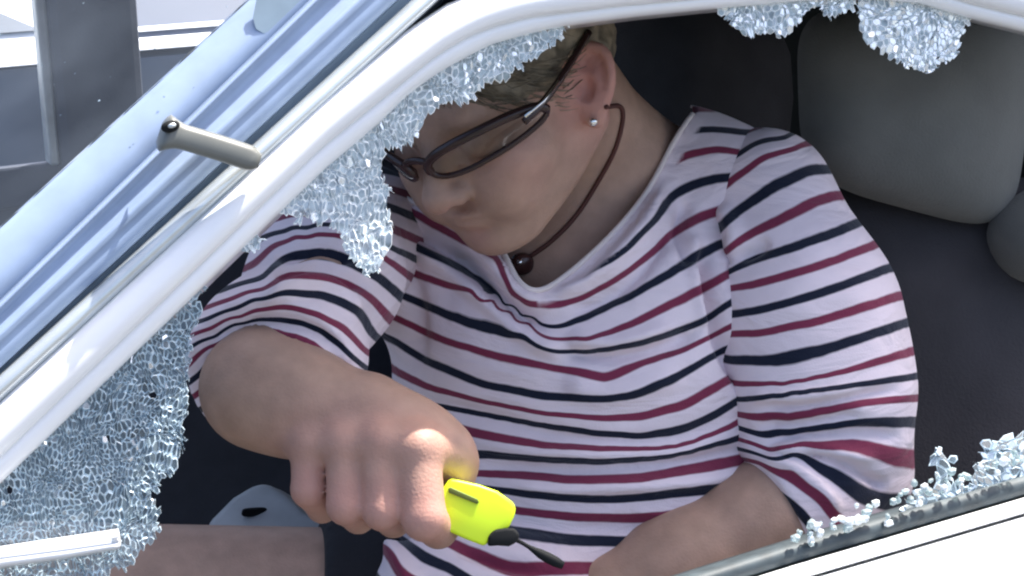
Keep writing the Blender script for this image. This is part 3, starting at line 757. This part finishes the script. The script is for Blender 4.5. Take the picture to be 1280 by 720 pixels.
SLR = [(2, [(864, 270), (890, 244), (950, 199), (1006, 180)]), (3, [(856, 315), (882, 304), (912, 272), (969, 232), (1025, 208), (1040, 212)]), (4, [(901, 319), (931, 296), (987, 268), (1032, 246), (1070, 242)]),
 (5, [(900, 345), (939, 326), (987, 311), (1040, 292), (1089, 272)]), (6, [(890, 364), (950, 354), (1025, 332), (1104, 302)]), (7, [(890, 397), (950, 388), (1025, 367), (1115, 334)]), (8, [(897, 418), (950, 416), (1025, 401), (1122, 371)]),
 (9, [(916, 450), (969, 450), (1044, 433), (1134, 403)]), (10, [(927, 480), (987, 480), (1062, 463), (1134, 441)]), (11, [(940, 498), (995, 490), (1062, 482), (1137, 472)]),
 (12, [(935, 520), (987, 522), (1006, 519), (1089, 502), (1137, 498)]), (13, [(946, 542), (1006, 537), (1070, 528), (1137, 527)]), (14, [(961, 562), (1006, 556), (1070, 556), (1126, 572)]),
 (15, [(991, 568), (1020, 582), (1050, 600), (1085, 622)]), (16, [(950, 579), (987, 596), (1025, 622), (1047, 649)]), (17, [(928, 588), (960, 608), (1000, 640), (1018, 662)]), (1, [(880, 227), (901, 205), (960, 172), (980, 172)])]
SLL = [(21, [(356, 289), (412, 281), (450, 290), (490, 310)]), (22, [(345, 306), (375, 294), (416, 292), (460, 306), (492, 330)]), (23, [(330, 345), (356, 322), (394, 317), (424, 322), (450, 334), (480, 352)]), (24, [(327, 362), (340, 350), (375, 344), (412, 347), (450, 362), (476, 386)]),
 (25, [(317, 375), (356, 366), (412, 369), (450, 390), (465, 416)]), (26, [(300, 396), (320, 388), (356, 384), (394, 392), (431, 412), (455, 437)]), (27, [(270, 420), (300, 402), (337, 398), (375, 403), (412, 418), (445, 450)]),
 (28, [(259, 435), (300, 414), (337, 412), (386, 427), (426, 456)]), (29, [(252, 465), (275, 438), (319, 422), (360, 432), (400, 452)]), (20, [(360, 268), (410, 264), (460, 272), (500, 290)])]
NECK = [(478, 226), (505, 246), (540, 262), (575, 268), (603, 282), (628, 310), (642, 342), (655, 357), (669, 363), (690, 357), (725, 330), (768, 290), (806, 245), (828, 205), (845, 172), (866, 142)]
NPOLY = NECK+[(866, 60), (700, -40), (400, -40), (400, 150)]
def dent(Vv, Nn, folds):
    x, y, d = proj(Vv.T.T) if False else (640+F*((Vv-CAM)@RT)/((Vv-CAM)@V), 360-F*((Vv-CAM)@UP)/((Vv-CAM)@V), (Vv-CAM)@V)
    fr = (Nn@V < .25)
    disp = np.zeros(len(Vv))
    for pl, wd, amp in folds:
        c = smooth_curve(pl, 24); D, _, _, t = polydist(x, y, c)
        tp = np.clip(np.minimum(t, 1-t)*5, 0, 1); tp = tp*tp*(3-2*tp)
        disp += amp*1.5*.001*np.exp(-(D/wd)**2)*tp*fr
    return Vv+Nn*disp[:, None]
def pxy(Vv):
    q = Vv-CAM; d = q@V; return 640+F*(q@RT)/d, 360-F*(q@UP)/d
torso = [ell(P(735, 392, 1.315), (.152, .135, .150), None, .05), ell(P(742, 600, 1.30), (.168, .165, .145), None, .06),
         ell(P(632, 425, 1.245), (.074, .070, .060), None, .05), ell(P(835, 430, 1.235), (.076, .074, .062), None, .05),
         cone(P(848, 222, 1.285), P(908, 243, 1.27), .048, .054, .03), cone(P(570, 335, 1.275), P(455, 310, 1.25), .052, .054, .04),
         cone(P(700, 320, 1.27), P(850, 225, 1.29), .055, .050, .04), cone(P(640, 335, 1.26), P(560, 320, 1.27), .040, .045, .04),
         cone(P(545, 745, 1.16), P(660, 760, 1.16), .046, .055, .03)]
tv, tq = sdf_mesh(torso, .003, lo=np.array([-.5, -.3, .70]), smooth=2)
x, y = pxy(tv)
FOLDS_T = [([(500, 262), (560, 285), (610, 325), (650, 368), (700, 385)], 9, 7), ([(485, 262), (540, 300), (590, 340), (640, 390), (690, 425)], 9, -8), ([(490, 290), (560, 335), (610, 375), (670, 425), (720, 440)], 10, 5),
 ([(690, 438), (760, 446), (830, 434), (885, 405)], 8, -5), ([(700, 425), (770, 430), (850, 405)], 10, 4), ([(680, 372), (740, 350), (800, 290), (835, 220)], 8, 5), ([(700, 392), (760, 372), (815, 322), (850, 270)], 9, -4),
 ([(858, 245), (850, 290), (868, 340)], 7, -5), ([(880, 300), (885, 350), (905, 420), (940, 500)], 9, -9), ([(865, 290), (872, 350), (890, 420)], 7, 5),
 ([(505, 300), (520, 380), (515, 470)], 12, -5), ([(490, 500), (600, 520), (720, 548), (840, 552), (930, 515)], 9, -4), ([(560, 545), (680, 566), (800, 568), (930, 545)], 8, 4), ([(580, 580), (700, 586), (860, 578), (950, 555)], 7, -5),
 ([(600, 602), (720, 612), (880, 600), (930, 580)], 8, 5), ([(600, 640), (720, 660), (840, 660)], 10, -4), ([(700, 480), (770, 490), (860, 465)], 16, 4),
 ([(475, 664), (500, 700), (520, 740)], 10, 6), ([(560, 680), (640, 705), (720, 712)], 9, -6)]
FOLDS_T = [(p_, w_, a_*(1.7 if i_ < 9 else 1.2)) for i_, (p_, w_, a_) in enumerate(FOLDS_T)]
tv = dent(tv, vnormals(tv, tq), FOLDS_T)
for _ in range(3): tv = lap(tv, tq, .5)
nzd = np.array([noise.noise(Vector(p)*11)+.5*noise.noise(Vector(p)*27) for p in tv]); tv = tv+vnormals(tv, tq)*(nzd*.0022)[:, None]
x, y = pxy(tv); ph = rbf_fit(TORSO)(x, y)
inn = inpoly(x, y, NPOLY)
keep = ~(inn[tq].all(1)) if False else ~(inn[tq].sum(1) >= 2)
dN, nx, ny, _ = polydist(x, y, smooth_curve(NECK, 90))
dd = (tv-CAM)@V
bd = np.zeros(len(tv), bool); kq = tq[keep]; dq = tq[~keep]
if len(dq): bd[np.intersect1d(np.unique(kq), np.unique(dq))] = True
mv = (bd & (dN < 9)) | (inn & (dN < 9))
for i in np.where(mv)[0]: tv[i] = P(nx[i], ny[i], dd[i])
plain = np.clip(1-(dN-15)/4, 0, 1)*(y > 150)*((x > 672) | (x < 1))
shirt = np_obj('shirt', tv, kq, M['shirt'], person, {'phase': ph, 'plain': plain, 'thin': .010-.065*np.clip((y-450)/120, 0, 1)}); solid(shirt, .0022, -1)
TV = BVHTree.FromPolygons([tuple(v) for v in tv], [tuple(int(i) for i in q) for q in kq])
pts = [on(px_, py_, .0005, TV, 1.2) for px_, py_ in smooth_curve([(a-.6, b+1.5) for a, b in NECK], 70)]
pts = np.array(pts); 
for s in range(6): pts[1:-1] = (pts[:-2]+2*pts[1:-1]+pts[2:])/4
vs, fs = tube(pts, .0022, 8); hm = mesh_obj('neckline_hem', vs, fs, M['hem'], shirt)
# sleeves
slr = chain([P(950, 257, 1.265), P(1003, 400, 1.225), P(1024, 500, 1.215), P(1042, 585, 1.215)], [.0615, .0700, .0675, .051], .03)
slr += chain([P(1044, 592, 1.215), P(990, 640, 1.195), P(900, 690, 1.18)], [.050, .049, .050], .03)
def cuff_ring(c, ax, rad, th_):
    ax = nz(ax); a = nz(np.cross(ax, UP)); b = np.cross(ax, a)
    pts = [c+(a*math.cos(t)+b*math.sin(t))*rad for t in np.linspace(0, 2*math.pi, 25)]
    return [cone(pts[i], pts[i+1], th_, th_, .004) for i in range(24)]
slr += cuff_ring(P(972, 648, 1.192), P(900, 690, 1.18)-P(1000, 633, 1.20), .0485, .0042)
slr += [plane_cut(P(966, 650, 1.19), P(900, 690, 1.18)-P(1000, 633, 1.20))]
FOLDS_R = [([(935, 508), (1000, 508), (1070, 496), (1136, 486)], 7, -4), ([(940, 532), (1010, 530), (1080, 516)], 7, -4), ([(950, 552), (1010, 548), (1075, 542), (1130, 548)], 7, -5), ([(990, 565), (1040, 572), (1090, 600), (1110, 615)], 7, -4), ([(945, 572), (990, 585), (1030, 615), (1050, 645)], 8, 3),
 ([(900, 250), (920, 300), (910, 340)], 10, 4), ([(930, 500), (1000, 497), (1080, 486)], 8, 3), ([(960, 562), (1020, 560), (1100, 575)], 8, 4), ([(895, 330), (930, 318), (965, 300)], 8, -4)]
def sleeve(prims, folds, lines, mt=M['shirt']):
    folds = [(p_, w_, a_*1.5) for p_, w_, a_ in folds]
    v_, q_ = sdf_mesh(prims, .003, smooth=2)
    v_ = dent(v_, vnormals(v_, q_), folds)
    z_ = np.array([noise.noise(Vector(p)*14)+.5*noise.noise(Vector(p)*33) for p in v_]); v_ = v_+vnormals(v_, q_)*(z_*.002)[:, None]
    x_, y_ = pxy(v_)
    return np_obj('sleeve', v_, q_, mt, shirt, {'phase': rbf_fit(lines)(x_, y_), 'plain': np.zeros(len(v_)), 'thin': (-.045 if x_.mean() < 600 else -.005)-.05*np.clip((y_-480)/60, 0, 1)*(x_ > 600)})
sleeve(slr, FOLDS_R, SLR)
sll = chain([P(452, 292, 1.255), P(407, 350, 1.14), P(347, 448, 1.035), P(335, 480, 1.008)], [.056, .049, .050, .0475], .03)
sll += cuff_ring(P(342.5, 461, 1.020), P(335, 490, .99)-P(380, 400, 1.095), .0485, .0046)+cuff_ring(P(349, 444, 1.040), P(335, 490, .99)-P(380, 400, 1.095), .0490, .0035)
sll += [plane_cut(P(341, 470, 1.012), P(335, 490, .99)-P(380, 400, 1.095))]
FOLDS_L = [([(275, 425), (330, 405), (390, 412), (440, 445)], 5, -3), ([(262, 440), (310, 415), (370, 420), (425, 455)], 5, 3), ([(340, 320), (400, 308), (450, 325)], 7, -6), ([(320, 372), (400, 358), (460, 400)], 8, 4), ([(335, 345), (400, 330), (470, 362)], 7, -4), ([(268, 452), (300, 425), (360, 428), (420, 462)], 4, -3)]
sleeve(sll, FOLDS_L, SLL)
# ---- shorts
shp = [cone(P(400, 775, 1.285), P(620, 800, 1.30), .083, .095, .03), plane_cut(P(395, 755, 1.27), P(395, 755, 1.27)-P(470, 760, 1.28))]
v_, q_ = sdf_mesh(shp, .004); np_obj('shorts', v_, q_, M['shorts'], person)
# ---- hair: cropped, swept back
hp = [hell(-.008, 0, .042, (.091, .081, .091), .01), hell(.005, 0, .058, (.085, .074, .072), .02), hell(-.035, 0, -.01, (.05, .068, .05), .03)]
hp += [hell(.112, 0, -.018, (.062, .080, .066), .012, 'sub'), ell(P(743, 108, 1.10), np.array((.021, .031, .06)), None, .008, 'sub'), ell(P(815, 110, 1.2), np.array((.034, .07, .2)), None, .008, 'sub'), hell(.002, -.088, -.012, (.022, .030, .040), .010, 'sub'), hell(-.03, 0, -.115, (.12, .12, .05), .02, 'sub'), hell(.07, .06, -.03, (.045, .04, .045), .01, 'sub'), hell(.07, -.06, -.03, (.045, .04, .045), .01, 'sub')]
hv, hq = sdf_mesh(hp, .0028)
hn = vnormals(hv, hq); loc = (hv-HC0)@HA.T
zz = np.array([noise.noise(Vector((p[0]*40, p[1]*160, p[2]*60)))+.6*noise.noise(Vector((p[0]*90, p[1]*320, p[2]*120))) for p in loc])
hv = hv+hn*(zz*.0035)[:, None]
hair = np_obj('hair', hv, hq, M['hair'], person)
# strands lying over the crop
sv, sf = [], []
rn = random.Random(3); fn = (hv-CAM)@V
cand = np.where((hn@V < .1))[0]
for k in range(2600):
    i = cand[rn.randrange(len(cand))]; p0 = hv[i]
    if proj(p0)[0] > 708: continue
    p0 = hv[i]; n0 = hn[i]
    g0 = -HF*.75+HL*np.sign(loc[i][1])*.15-HU*.35+np.array([rn.gauss(0, .22) for _ in range(3)]); g0 = nz(g0-n0*(g0@n0)); L_ = rn.uniform(.012, .030)
    pp = [p0+g0*L_*t+n0*(.0012+.0035*math.sin(t*2.4)) for t in (0, .35, .7, 1)]
    v, f = tube(pp, [.00035, .00045, .00035, .0001], 3, cap=False); o_ = len(sv); sv += v; sf += [tuple(a+o_ for a in q) for q in f]
st = mesh_obj('hair_strands', sv, sf, M['hair'], hair); tag(st, kind='stuff')
# ---- glasses
M['frame'] = mat('dark_spectacle_frame', (.035, .016, .014), .25, noise_amt=.3)
gl = mesh_obj('glasses', *tube([H(.112, t*.012, .008+.003*math.cos(t*1.5)) for t in np.linspace(-1, 1, 7)], .0026*HS, 8), M['frame'], person)
for s in (-1, 1):
    ring = []; c0 = .044*s
    for k in range(36):
        a = 2*math.pi*k/36; ex = np.sign(math.cos(a))*abs(math.cos(a))**.8; ey = np.sign(math.sin(a))*abs(math.sin(a))**.85
        l_ = c0+.036*ex; u_ = .005+.0115*ey*(1-.15*ex*s)+.004*ex*s
        ring.append(H(.112-2.6*abs(l_)**1.55+.004*ey, l_, u_))
    rr = np.array([.0032 if math.sin(2*math.pi*k/36) > -.1 else .0020 for k in range(36)])*HS*1.05
    mesh_obj('rim', *tube(ring, rr, 8, closed=True), M['frame'], gl)
    cen_ = np.mean(ring, 0); lv = [cen_+HF*.002]+ring; lf = [(0, 1+k, 1+(k+1) % 36) for k in range(36)]
    mesh_obj('lens', lv, lf, M['lens'], gl)
    arm = [H(.078, .074*s, .011), H(.066, .079*s, .013), H(.04, .081*s, .016), H(.008, .082*s, .022), H(-.008, .083*s, .026)]
    vs, fs = tube(smooth_curve(arm, 16), .0026*HS, 8); ar = mesh_obj('temple_arm', vs, fs, M['frame'], gl)
    vs, fs = tube([H(.078, .0765*s, .0145), H(.062, .0825*s, .0155), H(.042, .0840*s, .0180)], .0011*HS, 6); mesh_obj('silver_inlay', vs, fs, M['silver'], ar)
# ---- earring and necklace
e0 = on(742, 151, .001)
vs, fs = rbox(on(742, 151, .002), (.0034,)*3, sub=2); mesh_obj('earring', vs, fs, M['silver'], person)
cl = smooth_curve([(757, 133), (774, 133), (777, 150), (768, 186), (748, 225), (722, 268), (690, 302), (662, 322)], 44)
pts = np.array([on(a, b, .0012) for a, b in cl])
for s in range(3): pts[1:-1] = (pts[:-2]+2*pts[1:-1]+pts[2:])/4
nk = mesh_obj('necklace', *tube(pts, .0018, 8), M['cord'], person)
pe = on(656, 331, .005); vs, fs = rbox(pe, (.0095, .007, .0085), sub=2.3); pn = mesh_obj('pendant', vs, fs, M['bead'], nk)
vs, fs = rbox(pe-V*.0075+UP*.001-RT*.0015, (.0025,)*3, sub=2); mesh_obj('pendant_bead', vs, fs, M['silver'], nk)

# ================================================================== YELLOW TOOL in the fist
tool = empty('rescue_tool', PH(600, 645, .895), 'small fluorescent yellow rescue tool with a dark slot and black tip, gripped in the fist', 'tool')
def plate(name, outline, d0, d1, slope, mt, parent, bv_=.002):
    cx_, cy_ = np.mean(outline, 0); vs = []; n = len(outline)
    for dd_ in (d0, d1):
        for a, b in outline: vs.append(PH(a, b, dd_+slope[0]*(a-cx_)*1e-3+slope[1]*(b-cy_)*1e-3))
    fs = [tuple(range(n)), tuple(range(2*n-1, n-1, -1))]+[(k, n+k, n+(k+1) % n, (k+1) % n) for k in range(n)]
    o = mesh_obj(name, vs, fs, mt, parent); bevel(o, bv_, 3, 35); return o
TO = [(548, 618), (562, 598), (574, 600), (600, 606), (622, 614), (640, 627), (645, 634), (643, 645), (636, 660), (628, 664), (618, 668), (610, 678), (606, 683), (580, 673), (556, 662), (545, 645)]
plate('tool_body', TO, .888, .901, (.05, -.05), M['yellow'], tool, .0022)
plate('slot', [(560, 611), (563, 609), (597, 624), (599, 628), (596, 630), (561, 616)], .8865, .8885, (.05, -.05), M['slotgreen'], tool, .0004)
plate('breaker_tip', [(609, 683), (610, 670), (618, 662), (632, 660), (643, 660), (650, 668), (646, 678), (636, 683), (622, 682)], .886, .902, (.05, -.05), M['blackplastic'], tool, .002)
pts = [PH(a, b, .895) for a, b in smooth_curve([(640, 672), (655, 680), (675, 692), (704, 707)], 10)]
vs, fs = tube(pts, [.0028, .0016, .0013, .0013, .0014, .0020, .0030, .0034, .0034, .0024], 8); mesh_obj('lanyard_loop', vs, fs, M['blackplastic'], tool)

# ================================================================== SHATTERED PANE
def crazed(name, polys, off, pitch, seed, parent, cell='cell', elong=1.75):
    """thousands of small granules that fill the outline: each an inset, tilted, bevelled cell with its own walls"""
    vs, fs, fm = [], [], []
    rr = random.Random(seed)
    for poly in polys:
        P_ = np.array(poly); x0, y0 = P_.min(0)-34; x1, y1 = P_.max(0)+34
        w_ = pitch; h_ = pitch*.87*elong
        ny_ = int((y1-y0)/h_)+2; nx_ = int((x1-x0)/w_)+2
        def warp(x, y):
            n1 = noise.noise(Vector((x/55, y/55, seed))); n2 = noise.noise(Vector((x/55, y/55, seed+9)))
            n3 = noise.noise(Vector((x/7.3, y/7.3, seed+3))); n4 = noise.noise(Vector((x/7.3, y/7.3, seed+5)))
            n5 = noise.noise(Vector((x/19, y/19, seed+7))); n6 = noise.noise(Vector((x/19, y/19, seed+8)))
            return x+n1*22+n5*9+n3*pitch*.95, y+n2*22+n6*9+n4*pitch*.8*elong
        for j in range(-2, ny_+2):
            for i in range(-2, nx_+2):
                cx_ = x0+(i+.5*(j % 2))*w_; cy_ = y0+j*h_
                wx, wy = warp(cx_, cy_)
                if not inpoly(np.array([wx]), np.array([wy]), poly)[0]: continue
                if rr.random() < .002: continue
                ring = []
                for k in range(6):
                    a = math.pi/6+k*math.pi/3
                    ring.append(warp(cx_+w_*.577*math.cos(a), cy_+h_*.667*math.sin(a)))
                mx_ = sum(p[0] for p in ring)/6; my_ = sum(p[1] for p in ring)/6
                lift = rr.uniform(-.0003, .0003); tx, ty = rr.gauss(0, .00009), rr.gauss(0, .00009)
                b0 = len(vs); ins = rr.uniform(.66, .84)
                for lev, sc_ in ((-.0022, .985), (.0, .985), (.00045, ins)):
                    for (px_, py_) in ring:
                        qx, qy = mx_+(px_-mx_)*sc_, my_+(py_-my_)*sc_
                        vs.append(WP(qx, qy, off+lev+lift+(qx-mx_)*tx+(qy-my_)*ty))
                for k in range(6):
                    k2 = (k+1) % 6
                    fs.append((b0+k, b0+k2, b0+6+k2, b0+6+k)); fm.append(1)
                    fs.append((b0+6+k, b0+6+k2, b0+12+k2, b0+12+k)); fm.append(1)
                fs.append(tuple(b0+12+k for k in range(6))); fm.append(0)
    o = mesh_obj(name, vs, fs, None, parent, smooth=False, mats=[M[cell], M['crack'] if cell == 'cell' else M['crack_dim']], fm=fm)
    return tag(o, kind='stuff')
G1 = [(716, 28), (705, 38), (702, 52), (690, 54), (680, 62), (668, 70), (655, 85), (640, 92), (622, 97), (602, 108), (590, 122), (570, 132), (545, 135), (530, 150), (525, 165), (512, 180), (500, 185), (480, 190), (476, 200), (480, 220), (488, 235), (484, 250), (490, 270), (487, 300), (480, 320), (470, 345), (458, 346), (445, 330), (430, 312), (425, 290), (415, 280), (395, 275), (375, 275), (350, 268), (330, 262), (400, 195), (471, 135), (550, 70), (610, 40)]
G2 = [(262, 350), (252, 366), (252, 390), (240, 415), (238, 440), (235, 470), (232, 520), (228, 560), (220, 590), (200, 605), (192, 620), (200, 640), (200, 668), (185, 680), (172, 690), (165, 705), (140, 716), (100, 740), (-60, 740), (-60, 640), (0, 590), (120, 475)]
G3 = [(890, -6), (900, 14), (908, 26), (922, 38), (935, 47), (948, 41), (962, 42), (977, 48), (992, 41), (1000, 25), (1010, 14), (1022, 8), (1028, 18), (1038, 24), (1052, 20), (1068, 14), (1070, -14), (980, -14)]
G3b = [(1073, -14), (1074, 30), (1078, 48), (1090, 60), (1106, 66), (1118, 76), (1132, 84), (1148, 88), (1162, 92), (1176, 82), (1192, 72), (1202, 55), (1204, 36), (1214, 22), (1214, 0), (1150, -14)]
G4 = [(1200, 634), (1208, 622), (1214, 606), (1216, 586), (1226, 570), (1228, 556), (1246, 548), (1262, 545), (1300, 540), (1310, 580), (1280, 612), (1240, 624)]
G5 = [(1118, 650), (1130, 628), (1150, 612), (1168, 604), (1166, 586), (1160, 572), (1168, 563), (1184, 566), (1192, 575), (1187, 590), (1186, 602), (1204, 606), (1218, 606), (1232, 618), (1222, 636), (1180, 650), (1140, 662)]
crazed('shattered_glass', [G1], -.004, 4.9, 1, car)
crazed('shattered_glass', [G2], -.004, 4.7, 2, car, 'cell_clear')
crazed('shattered_glass', [G3, G3b], -.004, 4.5, 3, car, 'cell', 1.25)
crazed('shattered_glass', [G4, G5], -.002, 7.5, 4, car, 'cell_clear', 1.1)
# small triangular scrap still stuck to the pillar
crazed('shattered_glass', [[(302, 312), (312, 300), (322, 292), (330, 302), (324, 312), (310, 316)]], -.002, 5.5, 5, car)

# ---- loose crumbs lying along the sill: each its own thing
def crumb(px_, py_, off, r, rr):
    bm = bmesh.new(); bmesh.ops.create_icosphere(bm, subdivisions=1, radius=1)
    S = [rr.uniform(.6, 1.2) for _ in range(3)]
    for v in bm.verts:
        v.co = Vector((v.co.x*S[0], v.co.y*S[1], v.co.z*S[2]))*(rr.uniform(.75, 1.15)*r)
    me = bpy.data.meshes.new('glass_crumb'); bm.to_mesh(me); bm.free(); me.materials.append(M['shard'] if rr.random() < .6 else M['crack'])
    o = bpy.data.objects.new('glass_crumb', me); C.objects.link(o); o.location = tuple(WP(px_, py_, off))
    return tag(o, 'loose crumb of broken window glass lying on the grey window seal', 'glass crumb', 'glass crumbs strewn along the window seal')
rr = random.Random(12)
for k in range(60):
    x_ = 975+300*rr.random()**.85; base = 700-(x_-930)*.318
    crumb(x_, base-8+rr.gauss(0, 7)-(8 if x_ > 1120 else 0), .008, rr.uniform(.0018, .0040), rr)
sc.render.film_transparent = False
